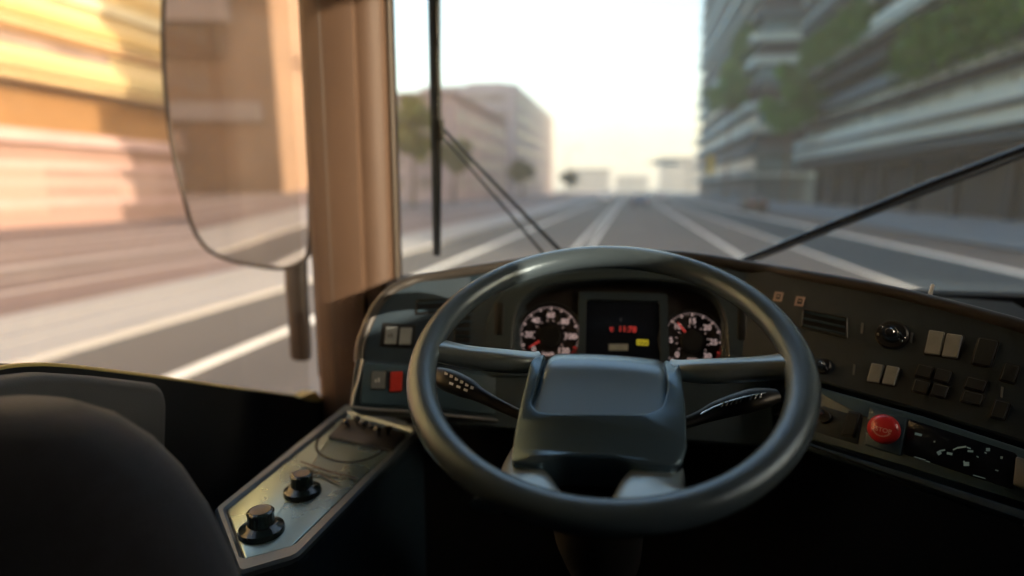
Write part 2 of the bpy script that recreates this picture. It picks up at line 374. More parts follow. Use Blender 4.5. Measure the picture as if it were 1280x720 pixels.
# vents
def vent(fr, pts, slats, name='air_vent'):
    mb = MB(); p = rpoly(fr.poly(pts), .003); q = inset(p if area(p) > 0 else p[::-1], .003)
    ring_slab(mb, fr, p, q, -.002, .003, N=60, bev=.001, hin=.0005); o = mb.build(name, PL_BLACK, dash, True)
    mb = MB(); pillow(mb, fr, q, [(0, -.001), (0, .0006)]); mb.build('vent_duct', PL_MATTE, o)
    a, b, c, d = [V(fr.loc(*t)) for t in pts]
    for k in range(slats):
        t = (k+.5)/slats; l = a.lerp(d, t); r = b.lerp(c, t); l = l.lerp(r, .06); r = r.lerp(l, .06)
        mb = MB(); mb.add([fr.pt(l.x, l.y+.0015, .003), fr.pt(r.x, r.y+.0015, .003), fr.pt(r.x, r.y-.0012, .0008), fr.pt(l.x, l.y-.0012, .0008),
                           fr.pt(l.x, l.y+.0022, .0022), fr.pt(r.x, r.y+.0022, .0022)], [(0, 1, 2, 3), (0, 4, 5, 1)])
        mb.build('slat', PL_DASH2, o)
vent(FL, [(520, 375), (572, 372), (572, 391), (519, 394)], 2)
vent(FR, [(1003, 386), (1060, 397), (1060, 424), (1000, 410)], 3)
vent(FL, [(570, 390), (596, 388), (592, 436), (566, 434)], 5)
# right side switches
for a, b in ((1168, 428), (1190, 432)): button(FR, 'push_button', a, b, 20, 29, BTN_L, 1.5, rot=8)
o = button(FR, 'push_button', 1231, 440, 24, 33, BTN_D, 2, rot=10)
for a, b in ((1094, 466), (1113, 469)): button(FR, 'push_button', a, b, 16, 23, BTN_L, 1.5, rot=10)
for a, b in ((1155, 464), (1178, 469), (1151, 483), (1174, 488)): button(FR, 'push_button', a, b, 19, 15, BTN_D, 1, rot=13)
for a, b in ((1219, 480), (1215, 497)): button(FR, 'push_button', a, b, 24, 14, BTN_D, 1, rot=14)
for a, b in ((1250, 512), (1262, 466)): button(FR, 'push_button', a, b, 18, 22, BTN_D, 1, rot=14)
# two small lit tell-tales
for a, b, r_ in ((973, 371, 10), (1000, 377, 12)):
    u, v = FR.loc(a, b); mb = MB(); w, h = .0075, .0085
    ring_slab(mb, FR, [(u-w, v-h), (u+w, v-h), (u+w, v+h), (u-w, v+h)], [(u-w*.55, v-h*.55), (u+w*.55, v-h*.55), (u+w*.55, v+h*.55), (u-w*.55, v+h*.55)], .0005, .0018, N=40, bev=.0003)
    quad(mb, FR, u-w*.3, v-h*.1, u+w*.35, v+h*.25, .0019); mb.build('warning_lamp', mat('lamp_rose', (.42, .33, .31), .5), dash)
# key/rotary knob
def rotary(fr, a, b, r, name, marks=True):
    u, v = fr.loc(a, b); mb = MB(); disc(mb, fr, u, v, r, 0, .006, 36, .002); o = mb.build(name, PL_BLACK, dash, True)
    mb = MB(); disc(mb, fr, u, v, r*.62, .006, .018, 30, .002, r1=r*.55); mb.build('knob_cap', mat('knob_gloss', (.02, .03, .045), .18, coat=.6), o, True)
    mb = MB(); disc(mb, fr, u, v, r*.28, .018, .0205, 20, .0006)
    for k in (150, 190, 330, 350):
        q = rad(k); disc(mb, fr, u+r*.78*math.cos(q), v+r*.78*math.sin(q), r*.11, .006, .0075, 10, .0003)
    mb.build('knob_inlay', CHROME, o, True)
rotary(FR, 1115, 419, .022, 'rotary_knob'); rotary(FR, 1029, 458, .013, 'key_switch')
for a, b in ((1078, 410), (1068, 462), (1253, 490), (1140, 422)):
    mb = MB(); slab(mb, FR, [(a-1.5, b-7), (a+1.5, b-6), (a, b+7), (a-2.5, b+6)], .0002, .0016, .0005, .0004); mb.build('indicator_slit', BTN_G, dash)
# lower right tier content
mb = MB(); slab(mb, FR, [(1087, 508), (1134, 522), (1125, 570), (1080, 556)], .010, .016, .003, .002); o = mb.build('stop_button_plate', PL_DASH2, dash, True)
u, v = FR.loc(1107, 538, .02); mb = MB(); disc(mb, FR, u, v, .013, .014, .024, 30, .001); mb.build('collar', PL_BLACK, o, True)
mb = MB(); R = lambda q, h: [FR.pt(u+q*math.cos(t), v+q*math.sin(t), h) for t in [2*math.pi*k/40 for k in range(40)]]
mb.loft([R(.0165, .024), R(.0205, .028), R(.0212, .033), R(.0195, .038), R(.014, .0415), R(.007, .0432), R(.001, .0436)]); rb = mb.build('emergency_button', mat('red_cap', (.62, .03, .035), .3, coat=.3), dash, True); tag(rb, 'round red mushroom push button')
mb = MB()
for k in range(14):
    t = rad(200+k*10); mb.add([FR.pt(u+q*math.cos(t+w), v+q*math.sin(t+w), h) for q, w, h in ((.0105, 0, .0428), (.0125, 0, .0423), (.0125, .12, .0423), (.0105, .12, .0428))], [(0, 1, 2, 3)])
text_add(mb, FR, 'STOP', u+.002, v-.003, .0085, .0441); mb.build('button_lettering', mat('pink_print', (.8, .45, .40), .5), rb)
mb = MB(); slab(mb, FR, [(1136, 523), (1272, 567), (1266, 612), (1128, 567)], .010, .0145, .004, .001); o = mb.build('glass_display', SCREEN, dash, True)
mb = MB()
for (a, b, w, h, rt) in [(1148, 543, 9, 3, 14), (1174, 566, 5, 5, -30), (1178, 563, 7, 2, -10), (1187, 567, 7, 3, 12), (1194, 561, 6, 1.6, -24), (1202, 559, 12, 2, -8), (1211, 560, 5, 1.6, 20), (1213, 564, 7, 2.4, 5), (1235, 562, 5, 4, 0), (1232, 566, 3, 1.5, 30),
        (1208, 580, 7, 5, 0), (1205, 577, 2, 2, 0), (1160, 577, 5, 1.4, 14), (1224, 596, 16, 1.2, 16), (1150, 573, 15, 1.2, 16), (1252, 572, 3, 3, 10), (1246, 588, 4, 1.4, 14), (1168, 552, 2, 2, 0), (1222, 571, 3, 1.2, 30)]:
    c, s = math.cos(rad(rt)), math.sin(rad(rt))
    P = [FR.px(a+x*w/2*c-y*h/2*s, b+x*w/2*s+y*h/2*c, .0149) for x, y in ((-1, -1), (1, -1), (1, 1), (-1, 1))]; mb.add(P, [(0, 1, 2, 3)])
mb.build('display_symbols', mat('lit_teal', (.16, .22, .22), .5, emit=(.6, .85, .8), estr=0.012), o)
mb = MB(); slab(mb, FR, [(1270, 570), (1330, 590), (1326, 628), (1266, 606)], .010, .018, .003, .002); mb.build('side_button', BTN_G, dash, True)
# toggle + block left of stop button
mb = MB(); slab(mb, FR, [(1018, 505), (1078, 522), (1072, 556), (1014, 538)], .010, .0135, .003, .001); mb.build('switch_plate', PL_DASH, dash, True)
button(FR, 'rocker_switch', 1063, 530, 15, 30, BTN_D, 2, base=.014, rot=10)
u, v = FR.loc(1029, 520, .02); mb = MB(); disc(mb, FR, u, v, .010, .013, .018, 20, .001); o = mb.build('toggle_switch', PL_BLACK, dash, True)
mb = MB(); mb.tube([FR.pt(u, v, .017), FR.pt(u, v+.002, .026), FR.pt(u, v+.004, .034)], [.0035, .003, .0045], 12); mb.build('toggle_lever', CHROME, o, True)

# ================================================================== INSTRUMENT CLUSTER
cl = empty('instrument_cluster', (0, 1.17, Z(-.33)), 'arched instrument cluster seen through the wheel with two round dials and a centre screen', 'instruments')
FD = Frame(FC.O-FC.n*.035, FC.n)
mb = MB(); p = FD.poly(c2([(600, 480), (602, 430), (610, 388), (632, 356), (668, 341), (715, 335), (775, 333), (838, 336), (884, 342), (920, 357), (944, 388), (950, 430), (950, 480)], 5))
pillow(mb, FD, p, [(0, -.03), (0, 0)]); mb.build('back_plate', CL_IN, cl)
outer = FC.poly(c2([(603, 472), (605, 430), (613, 391), (633, 361), (667, 346), (715, 340), (775, 338), (838, 341), (881, 347), (915, 361), (937, 391), (944, 430), (946, 472)], 6))
inner = FC.poly(c2([(640, 466), (641, 420), (646, 390), (662, 368), (690, 356), (730, 351), (775, 349), (825, 351), (866, 357), (892, 370), (905, 395), (909, 430), (910, 470)], 6), .004)
mb = MB(); ring_slab(mb, FC, outer, inner, -.03, .005, N=160, bev=.003, hin=-.033); mb.build('hood_frame', PL_FRAME, cl, True)
for a, b in ((624, 398), (928, 405)):
    mb = MB(); slab(mb, FC, [(a-6, b-20), (a+6, b-20), (a+5, b+20), (a-6, b+20)], .004, .0065, .005, .001); mb.build('side_slot', PL_BLACK, cl, True)
# centre display
mb = MB(); ring_slab(mb, FD, FD.poly([(724, 366), (834, 368), (836, 470), (722, 470)]), FD.poly([(733, 376), (824, 378), (826, 468), (731, 468)]), -.002, .010, N=80, bev=.001); mb.build('display_bezel', PL_DASH, cl, True)
mb = MB(); slab(mb, FD, [(732, 372), (825, 374), (827, 469), (730, 469)], -.001, .003, .001, .0005); ds = mb.build('display_screen', SCREEN, cl)
mb = MB(); u, v = FD.loc(779, 412); text_add(mb, FD, 'c  11:78', u, v, .0155, .0034); quad(mb, FD, u-.026, v+.0005, u-.018, v+.002, .0034)
u, v = FD.loc(776, 400); mb.build('red_readout', LIT_R, ds)
mb = MB(); text_add(mb, FD, '1', u, v, .010, .0034); mb.build('grey_readout', mat('lit_grey', (.2, .2, .22), .5, emit=(.6, .6, .65), estr=0.020), ds)
mb = MB(); u, v = FD.loc(803, 428.5)
ring_slab(mb, FD, [(u-.0105, v-.005), (u+.0105, v-.005), (u+.0105, v+.005), (u-.0105, v+.005)], [(u-.009, v-.0035), (u+.009, v-.0035), (u+.009, v+.0035), (u-.009, v+.0035)], .003, .0036, N=40, bev=.0001)
text_add(mb, FD, 'EOV', u, v, .0078, .0036); mb.build('warning_symbol', LIT_Y, ds)
mb = MB(); slab(mb, FD, [(761, 430), (785, 430), (785, 438), (761, 438)], .003, .004, .0005, .0002); mb.build('display_key', BTN_L, ds)
# gauges
def gauge(cx, cy, rpx, labels, needle_deg, red_from, extra):
    u, v = FD.loc(cx, cy); r = abs(FD.loc(cx+rpx, cy)[0]-u)
    mb = MB(); disc(mb, FD, u, v, r*1.10, -.001, .003, 64, .001); g = mb.build('gauge', mat('dial_face', (.012, .010, .011), .45), cl, True)
    mb = MB(); lit = MB(); redm = MB()
    n = 48; a0, a1 = 225, -45
    for k in range(n+1):
        t = rad(a0+(a1-a0)*k/n); big = k % 4 == 0; r0 = r*(.88 if big else .94); w = r*(.020 if big else .010)
        d = V((math.cos(t), math.sin(t))); e = V((-d.y, d.x)); c = V((u, v))
        q = [c+d*r0-e*w, c+d*r-e*w, c+d*r+e*w, c+d*r0+e*w]
        (redm if k/n > red_from else lit).add([FD.pt(p.x, p.y, .0034) for p in q], [(0, 1, 2, 3)])
    for k, s in enumerate(labels):
        t = rad(a0+(a1-a0)*k/(len(labels)-1)); text_add(lit, FD, s, u+math.cos(t)*r*.70, v+math.sin(t)*r*.70, r*.27, .0034)
    for k in range(25):
        t = rad(a0+(a1-a0)*k/24); d = V((math.cos(t), math.sin(t))); e = V((-d.y, d.x)); c = V((u, v)); w = r*.012
        if k % 2: lit.add([FD.pt(*(c+d*r*.5-e*w), .0034), FD.pt(*(c+d*r*.555-e*w), .0034), FD.pt(*(c+d*r*.555+e*w), .0034), FD.pt(*(c+d*r*.5+e*w), .0034)], [(0, 1, 2, 3)])
    for s, du, dv, z in extra: text_add(lit, FD, s, u+du*r, v+dv*r, r*z, .0034)
    lit.build('dial_marks', LIT_W, g); redm.build('red_marks', LIT_R, g)
    mb = MB(); t = rad(needle_deg); d = V((math.cos(t), math.sin(t))); e = V((-d.y, d.x)); c = V((u, v))
    mb.loft([[FD.pt(*(c+d*r*.1+e*s*r*.05), h) for s, h in ((-1, .006), (1, .006), (0, .0085))], [FD.pt(*(c+d*r*.80+e*s*r*.018), h) for s, h in ((-1, .006), (1, .006), (0, .007))]])
    mb.build('needle', LIT_R, g)
    mb = MB(); disc(mb, FD, u, v, r*.38, .003, .009, 30, .001); mb.build('hub_cap', PL_BLACK, g, True)
    mb = MB(); ring = [FD.pt(u+r*1.12*math.cos(q), v+r*1.12*math.sin(q), .003) for q in [2*math.pi*k/64 for k in range(64)]]
    mb.tube(ring, .0016, 8, closed=True, up=tuple(FD.n)); mb.build('dial_rim', mat('dial_rim', (.03, .03, .032), .4), g, True)
gauge(687, 420, 37.5, ['0', '20', '40', '60', '80', '100', '120'], 214, .9, [('km/h', 0, -.62, .2)])
gauge(865, 427, 38, ['0', '5', '10', '15', '20', '25', '30'], 128, .84, [('rpm', 0, -.62, .2)])

# ================================================================== STEERING WHEEL
er, wr = rad(63.67), rad(-.5)
FW = Frame(CAM+V((-.0264, .7373, -.2052)), (math.sin(wr)*math.cos(er), -math.cos(wr)*math.cos(er), math.sin(er)), (math.cos(wr), math.sin(wr), 0))
wheel = empty('steering_wheel', FW.O-FW.n*.06, 'large dark grey four spoke steering wheel with a broad hub pad', 'steering wheel')
RW = .2262
mb = MB(); ns = 128; rings = []
for k in range(ns):
    t = 2*math.pi*k/ns; d = FW.u*math.cos(t)+FW.v*math.sin(t); c = FW.O+d*RW; ring = []
    for j in range(20):
        q = 2*math.pi*j/20
        rr = .0178
        if math.sin(q) < -.1: rr *= 1-.05*(1+math.cos(6*q))*.5   # finger grips underneath
        ring.append(c+d*rr*math.cos(q)*1.02+FW.n*rr*math.sin(q)*.98)
    rings.append(ring)
rings.append(rings[0]); mb.loft(rings, False); mb.build('rim', PL_WHEEL, wheel, True, 60)
def spoke(stations, n=18, tilt=0):     # (u,v,h,halfwidth,halfthick) -> smooth oblong sweep
    mb = MB(); P = [FW.pt(u, v, h) for u, v, h, w, t in stations]
    cs = curve(P, 6); ws = curve([(s[3], s[4], 0) for s in stations], 6); rings = []
    for i, p in enumerate(cs):
        t = (cs[min(i+1, len(cs)-1)]-cs[max(0, i-1)]).normalized(); nn = (FW.n+FW.v*tilt*(1-abs(2*i/(len(cs)-1)-1)**6)).normalized(); a = nn.cross(t).normalized(); b = t.cross(a)
        rings.append([p+a*math.copysign(abs(math.cos(q))**.7, math.cos(q))*ws[i].x+b*math.copysign(abs(math.sin(q))**.8, math.sin(q))*ws[i].y for q in [2*math.pi*k/n for k in range(n)]])
    mb.loft(rings); return mb.build('spoke', PL_SPOKE, wheel, True, 60)
def wl(a, b, h): u, v = FW.loc(a, b, h); return u, v, h
spoke([(*wl(535, 436, -.004), .032, .012), (*wl(552, 439, -.008), .020, .013), (*wl(585, 446, -.015), .0165, .0135), (*wl(640, 452, -.022), .017, .014), (*wl(675, 452, -.032), .016, .010)], tilt=.38)
spoke([(*wl(996, 452, -.004), .034, .012), (*wl(980, 457, -.008), .021, .013), (*wl(945, 461, -.015), .016, .0135), (*wl(880, 464, -.022), .016, .014), (*wl(838, 462, -.032), .015, .010)], tilt=.38)
spoke([(*wl(662, 560, -.045), .018, .009), (*wl(652, 588, -.034), .022, .010), (*wl(656, 610, -.020), .032, .010), (*wl(652, 632, -.006), .052, .009)])
spoke([(*wl(826, 560, -.045), .018, .009), (*wl(828, 590, -.034), .023, .010), (*wl(817, 612, -.020), .034, .010), (*wl(824, 633, -.006), .054, .009)])
# hub body
hb = -.010
hub_px = [(676, 426), (760, 424), (838, 432), (852, 446), (858, 500), (858, 550), (848, 570), (800, 572), (776, 562), (700, 560), (672, 568), (637, 562), (642, 535), (650, 490), (660, 455)]
p = rpoly(FW.poly(hub_px, hb), [.012]*15, 5)
if area(p) < 0: p = p[::-1]
mb = MB()
def bow(u, v, h): return h-1.1*(u*u)+.10*min(0, v+.02)*1.0
rings = [[FW.pt(u, v, bow(u, v, h)) for u, v in inset(p, i)] for i, h in [(.014, -.085), (.004, -.065), (.002, -.045), (.004, -.036), (.010, -.030)]]
mb.loft(rings); mb.build('hub', PL_HUB, wheel, True, 70)
# U shaped outer shell of the hub, standing proud of the pad
ush = [(838, 428), (852, 440), (858, 500), (861, 552), (850, 574), (800, 577), (776, 567), (700, 564), (672, 573), (636, 568), (641, 535), (651, 490), (661, 448), (671, 425), (681, 428),
       (672, 470), (664, 498), (670, 510), (700, 515), (805, 515), (828, 506), (835, 478), (831, 431)]
p = rpoly(FW.poly(ush, 0), [.004, .006, .02, .012, .010, .008, .01, .01, .008, .008, .02, .02, .01, .003, .002, .01, .008, .010, .006, .006, .012, .01, .002], 5)
if area(p) < 0: p = p[::-1]
mb = MB(); vm = max(q[1] for q in p)
def ub(u, v, h): return h-.9*u*u-.024*max(0, (v-vm+.045)/.045)**1.6+.10*min(0, v+.09)
rings = [[FW.pt(u, v, ub(u, v, h)) for u, v in inset(p, i)] for i, h in [(0, -.050), (0, -.006), (.0006, -.0025), (.0015, -.0006), (.0028, 0)]]
mb.loft(rings, False)
from mathutils.geometry import tessellate_polygon
pi_ = inset(p, .0028); nn_ = len(p); tris = tessellate_polygon([[V((u, v, 0)) for u, v in pi_]])
mb.f += [tuple(4*nn_+k for k in t_) for t_ in tris]; mb.m += [0]*len(tris)
mb.build('hub_shell', PL_HUB, wheel, True, 50)
# sunken horn pad, rolling over at its top edge
pad_px = [(680, 441), (760, 438), (834, 445), (838, 480), (831, 509), (806, 518), (700, 518), (667, 513), (661, 498), (669, 470)]
p = FW.poly(pad_px, -.006)
us = sorted(q[0] for q in p); u0, u1 = us[0], us[-1]; vs = sorted(q[1] for q in p); v0, v1 = vs[0]-.004, max(FW.loc(760, 437, -.006)[1], vs[-1])+.017
mb = MB(); NX, NY = 24, 30; vv = []
def padpt(a, b):
    v = v0+(v1-v0)*b; tt = b
    ul = FW.loc(663+14*tt**1.2, 0, -.006); wl_ = u0+(.012)*tt; wr_ = u1-(.004)*tt
    u = wl_+(wr_-wl_)*a
    e = min(a, 1-a); ed = max(0, (.07-e)/.07)**2*.004
    return FW.pt(u, v, -.0035-.9*u*u-.026*max(0, (tt-.60)/.40)**1.9-.003*math.sin(math.pi*tt)-ed)
for y in range(NY+1):
    for x in range(NX+1): vv.append(padpt(x/NX, y/NY))
fs = [(y*(NX+1)+x, y*(NX+1)+x+1, (y+1)*(NX+1)+x+1, (y+1)*(NX+1)+x) for y in range(NY) for x in range(NX)]
n0 = len(vv); vv2 = [q-FW.n*.03 for q in vv]; fs2 = [tuple(k+n0 for k in f[::-1]) for f in fs]
bd = [x for x in range(NX+1)]+[y*(NX+1)+NX for y in range(1, NY+1)]+[NY*(NX+1)+x for x in range(NX-1, -1, -1)]+[y*(NX+1) for y in range(NY-1, 0, -1)]
fs3 = [(bd[k], bd[k]+n0, bd[(k+1) % len(bd)]+n0, bd[(k+1) % len(bd)]) for k in range(len(bd))]
mb.add(vv+vv2, fs+fs2+fs3); mb.build('horn_pad', mat('pad_lit_satin', (.21, .29, .345), .26, .62, var=.025, bump=.15, bscale=1200), wheel, True, 60)  # pad colour lightened to carry the highlight along its top
# lower hub recess in the opening + column below
mb = MB(); pts = [FW.pt(0, -.09, -.02), FW.pt(0, -.09, -.08), FW.pt(0, -.10, -.2), FW.pt(0, -.14, -.34)]
col_e = empty('steering_column', FW.pt(0, -.1, -.35), 'black steering column shroud under the wheel with a stalk on each side', 'steering column')
mb = MB(); mb.tube(curve([FW.pt(-.002, -.085, -.060), FW.pt(-.002, -.085, -.12), FW.pt(-.002, -.09, -.2), FW.pt(0, -.02, -.38)], 5), [.068]*6+[.075]*10, 24, flat=.8, up=tuple(FW.u)); mb.build('shroud', PL_MATTE, col_e, True)
mb = MB(); mb.tube([FW.px(735, 598, -.045), FW.px(738, 590, -.055)], .004, 10); mb.build('adjust_screw', CHROME, col_e, True)
# stalks
def stalk(P, R_, name, label):
    mb = MB(); mb.tube(curve(P, 5), [V((a, 0, 0)).x for a in [c.x for c in curve([(r, 0, 0) for r in R_], 5)]], 18, flat=.72, up=tuple(FW.n)); o = mb.build(name, PL_BLACK, col_e, True, 60); tag(o, label); return o
hs = -.055
s1 = stalk([FW.px(700, 540, hs), FW.px(640, 514, hs), (FW.px(600, 494, hs)), FW.px(583, 485, hs), FW.px(560, 475, hs), FW.px(545, 468, hs)], [.007, .0075, .0105, .0155, .017, .012], 'indicator_stalk', 'left stalk with white printed symbols')
mb = MB()
for k in range(6):
    a = 556+k*6.5; b = 464+k*3.6; P = [FW.px(a+x, b+y, hs+.0135) for x, y in ((0, 0), (4, 1.5 if k % 2 else 3), (3, 5), (-1, 4))]; mb.add(P, [(0, 1, 2, 3)])
for k in range(3):
    a = 562+k*9; b = 477+k*4; P = [FW.px(a+x, b+y, hs+.0132) for x, y in ((0, 0), (5, 2), (4, 5), (-1, 3))]; mb.add(P, [(0, 1, 2, 3)])
mb.build('stalk_symbols', WHITEMARK, s1)
s2 = stalk([FW.px(820, 540, hs), FW.px(870, 524, hs), FW.px(900, 512, hs), FW.px(930, 503, hs), FW.px(950, 498, hs), FW.px(972, 494, hs)], [.007, .0085, .013, .0155, .015, .009], 'wiper_stalk', 'right stalk with a serrated highlight modelled along its upper edge')
mb = MB(); mb.tube(curve([FW.px(868, 522, hs+.004), FW.px(895, 508, hs+.0095), FW.px(925, 498, hs+.012), FW.px(957, 491, hs+.010)], 6), [.001]*3+[.0022]*14+[.0012]*2, 8, flat=.6)  # chrome ridges modelling the serrated highlight along the stalk
for k in range(9):
    a = 905+k*6; b = 503-k*1.4; mb.tube([FW.px(a, b, hs+.014), FW.px(a-4, b+6, hs+.013)], .0009, 6)
mb.build('serrated_highlight', CHROME, s2, True)

# ================================================================== SIDE CONSOLE
ZC = Z(-.50)
FK = Frame((-.5, .9, ZC), (0, 0, 1), (1, 0, 0))
con = empty('side_console', (-.5, .9, Z(-.95)), 'slanted metal topped side console between the door panel and the wheel', 'console')
out_px = [(268, 640), (432, 508), (530, 536), (372, 700), (298, 722)]
mb = MB(); p = rpoly(FK.poly(out_px), .008); pillow(mb, FK, p, [(-.0, -.45), (0, -.004), (.0015, -.001), (.004, 0)])
mb.build('console_body', PL_DASH, con, True)
mb = MB(); inn = rpoly(FK.poly([(282, 640), (434, 518), (514, 541), (366, 686), (304, 703)]), .006)
ring_slab(mb, FK, p, inn, -.012, .007, N=140, bev=.004, hin=-.002); mb.build('metal_rim', METAL_B, con, True)
mb = MB(); q = inset(inn if area(inn) > 0 else inn[::-1], .003); pillow(mb, FK, q, [(0, -.004), (0, .003), (.001, .0035)]); mb.build('metal_plate', METAL, con, True)
# loop groove
mb = MB(); loop = curve([FK.px(a, b, .0036) for a, b in [(418, 531), (398, 548), (397, 564), (415, 575), (440, 578), (465, 572), (483, 560), (493, 546)]], 8)
mb.tube(loop, .0024, 8); mb.build('curved_groove', GROOVE, con, True)
mb = MB(); mb.tube([FK.px(376, 577, .009), FK.px(410, 589, .010), FK.px(447, 598, .008)], [.0022, .0035, .0022], 10, flat=.6); mb.build('slim_lever', BRUSHMARK, con, True)
mb = MB(); mb.tube([FK.px(362, 590, .007), FK.px(400, 592, .008), FK.px(426, 606, .006)], [.0015, .0025, .0015], 10, flat=.6); mb.build('slim_lever', BRUSHMARK, con, True)
def console_knob(cx, cy, r):
    u, v = FK.loc(cx, cy, .01); mb = MB()
    R = lambda q, h, w=0: [FK.pt(u+q*(1+w*math.cos(16*t))*math.cos(t), v+q*(1+w*math.cos(16*t))*math.sin(t), h) for t in [2*math.pi*k/96 for k in range(96)]]
    mb.loft([R(r, .003), R(r*1.02, .008), R(r*.98, .012), R(r*.72, .016), R(r*.62, .018)]); o = mb.build('rotary_control', KNOB, con, True)
    mb = MB(); mb.loft([R(r*.60, .0175, .02), R(r*.56, .030, .025), R(r*.60, .036, .015), R(r*.52, .0385, 0)]); k = mb.build('grip', KNOB, o, True, 50)
    mb = MB(); mb.loft([R(r*.46, .038), R(r*.45, .0392), R(r*.40, .0388)]); mb.build('cap', mat('knob_cap_satin', (.20, .19, .17), .3, .5), k, True)
    return o
console_knob(378, 612, .030); console_knob(327, 660, .032)
# small dark lever cluster at far end
mb = MB(); slab(mb, FK, [(432, 522), (507, 541), (490, 562), (410, 545)], .003, .011, .003, .001); lc = mb.build('lever_bank', PL_BLACK, con, True)
for k, (a, b) in enumerate([(436, 533), (447, 530), (455, 537), (466, 538), (474, 544), (485, 545)]):
    base = FK.px(a, b, .008); mb = MB(); tip = base+V((.003*(k % 3-1), -.008+.004*(k % 2), .014+.003*(k % 3)))
    mb.tube([base, base.lerp(tip, .5), tip, tip+V((0, -.001, .003))], [.0045, .004, .0095, .005], 12, flat=.7); o = mb.build('small_lever', PL_BLACK if k % 2 else BTN_D, lc, True)
    mb = MB(); mb.tube([tip+V((0, -.001, .0033)), tip+V((0, -.001, .0042))], [.0028, .002], 8); mb.build('lever_tip', CHROME, o, True)

# ================================================================== SEAT
seat = empty('driver_seat', at_depth(40, 760, .60)+V((-.05, -.05, -.75)), 'dark blue fabric seat back at the lower left corner beside the door panel', 'seat')
c = at_depth(64, 770, .62)
def blob(c, ax, ay, az, e=.75, n=28, m=18, tilt=0):
    mb = MB(); rings = []
    sp = lambda x, p: math.copysign(abs(x)**p, x)
    for i in range(1, m):
        ph = -math.pi/2+math.pi*i/m; rings.append([c+V((ax*sp(math.cos(ph), e)*sp(math.cos(t), .8), ay*sp(math.cos(ph), e)*sp(math.sin(t), .8), az*sp(math.sin(ph), .95)+tilt*ax*math.cos(t))) for t in [2*math.pi*k/n for k in range(n)]])
    return mb.loft(rings)
bk = blob(c+V((-.00, 0, -.13)), .215, .11, .36, .8); ob = bk.build('backrest', SEAT_M, seat, True, 80)
blob(c+V((.02, -.25, -.52)), .26, .28, .09).build('cushion', SEAT_M, seat, True, 80)
mb = MB(); mb.box((c.x-.1, c.y-.35, Z(-1.249)), (c.x+.12, c.y-.15, c.z-.56)); mb.build('pedestal', PL_BLACK, seat)

# ================================================================== SIDE MIRROR (outside)
YM = 1.72
FM = Frame(at_y(295, 150, YM), (.115, -1, -.02))
mir = empty('side_mirror', at_y(370, 460, YM), 'tall rounded wing mirror outside the left side window reflecting the street', 'mirror')
mpx = c2([(197, -90), (203, -20), (202, 50), (206, 120), (214, 185), (228, 245), (240, 285), (258, 312), (285, 326), (320, 334), (352, 337), (376, 330), (388, 310), (389, 250), (388, 150), (384, 50), (377, -40), (370, -110), (330, -140), (240, -135)], 5, True)
p = FM.poly(mpx)
if area(p) < 0: p = p[::-1]
mb = MB(); pillow(mb, FM, p, [(.06, -.09), (.02, -.075), (.001, -.03), (-.002, -.004), (-.001, .004), (.004, .006), (.010, .004), (.012, 0)]); mb.build('housing', MIRROR_F, mir, True, 50)
q = inset(p, .011); mb = MB(); mb.loft([[FM.pt(u, v, -.004) for u, v in q], [FM.pt(u, v, .0015) for u, v in q]]); mb.build('mirror_glass', MIRROR_G, mir)
mb = MB(); mb.tube(curve([FM.px(370, 322, -.04), FM.px(371, 360, -.02), FM.px(374, 400, -.01), FM.px(376, 440, -.01), FM.px(376, 448, -.01)], 5), [.036]*6+[.034]*10+[.032]*4+[.026], 20, up=(1, 0, 0)); mb.build('support_arm', MIRROR_F, mir, True)
mb = MB(); mb.tube([FM.px(384, 20, -.07), V((-.78, 1.62, Z(.34))), V((-.74, 1.56, Z(.36)))], .012, 10); mb.build('bracket', RUBBER, mir, True)

# ================================================================== WIPERS (outside the glass)
YWp = 1.60
wa = empty('windscreen_wiper', at_y(700, 330, YWp), 'wiper parked upright beside the corner pillar with a long vertical blade and twin thin arms', 'wiper', 'windscreen wipers')
A = lambda a, b, y=YWp: at_y(a, b, y)
mb = MB(); mb.tube([A(546, -60), A(546, 80), A(547, 158), A(547.5, 240), A(548, 300), A(548.5, 320)], [.0095, .0095, .0105, .0085, .0065, .004], 12, flat=1.2); mb.build('blade_holder', WIPER_M, wa, True)
mb = MB(); mb.box((A(544, 100).x-.001, YWp-.045, A(546, 318).z), (A(544, 100).x+.002, YWp-.008, A(546, -60).z)); mb.build('rubber_blade', RUBBER, wa)
mb = MB(); mb.tube([A(551, 158), A(600, 210), A(650, 262), A(716, 330)], [.0042, .004, .0045, .006], 10); mb.build('arm', WIPER_M, wa, True)
mb = MB(); mb.tube([A(551, 168, YWp+.01), A(596, 220, YWp+.01), A(641, 272, YWp+.01), A(692, 332, YWp+.01)], [.0032, .003, .0032, .004], 10); mb.build('arm', WIPER_M, wa, True)
mb = MB(); mb.tube([A(550, 150, YWp-.012), A(552, 176, YWp-.012)], .010, 12); mb.build('pivot', WIPER_M, wa, True)
wb = empty('windscreen_wiper', at_y(900, 340, YWp), 'wiper lying diagonally across the right of the windscreen with a thick arm', 'wiper', 'windscreen wipers')
mb = MB(); mb.tube([A(905, 335), A(930, 325), A(1060, 273), A(1160, 232), A(1290, 183), A(1450, 118)], [.010, .010, .014, .016, .016, .012], 16, flat=.7); mb.build('arm', WIPER_M, wb, True)
mb = MB(); mb.tube([A(932, 330, YWp-.02), A(1060, 279, YWp-.02), A(1160, 240, YWp-.02), A(1290, 191, YWp-.02), A(1450, 126, YWp-.02)], [.003, .0042, .0042, .0042, .003], 8); mb.build('rubber_blade', RUBBER, wb, True)

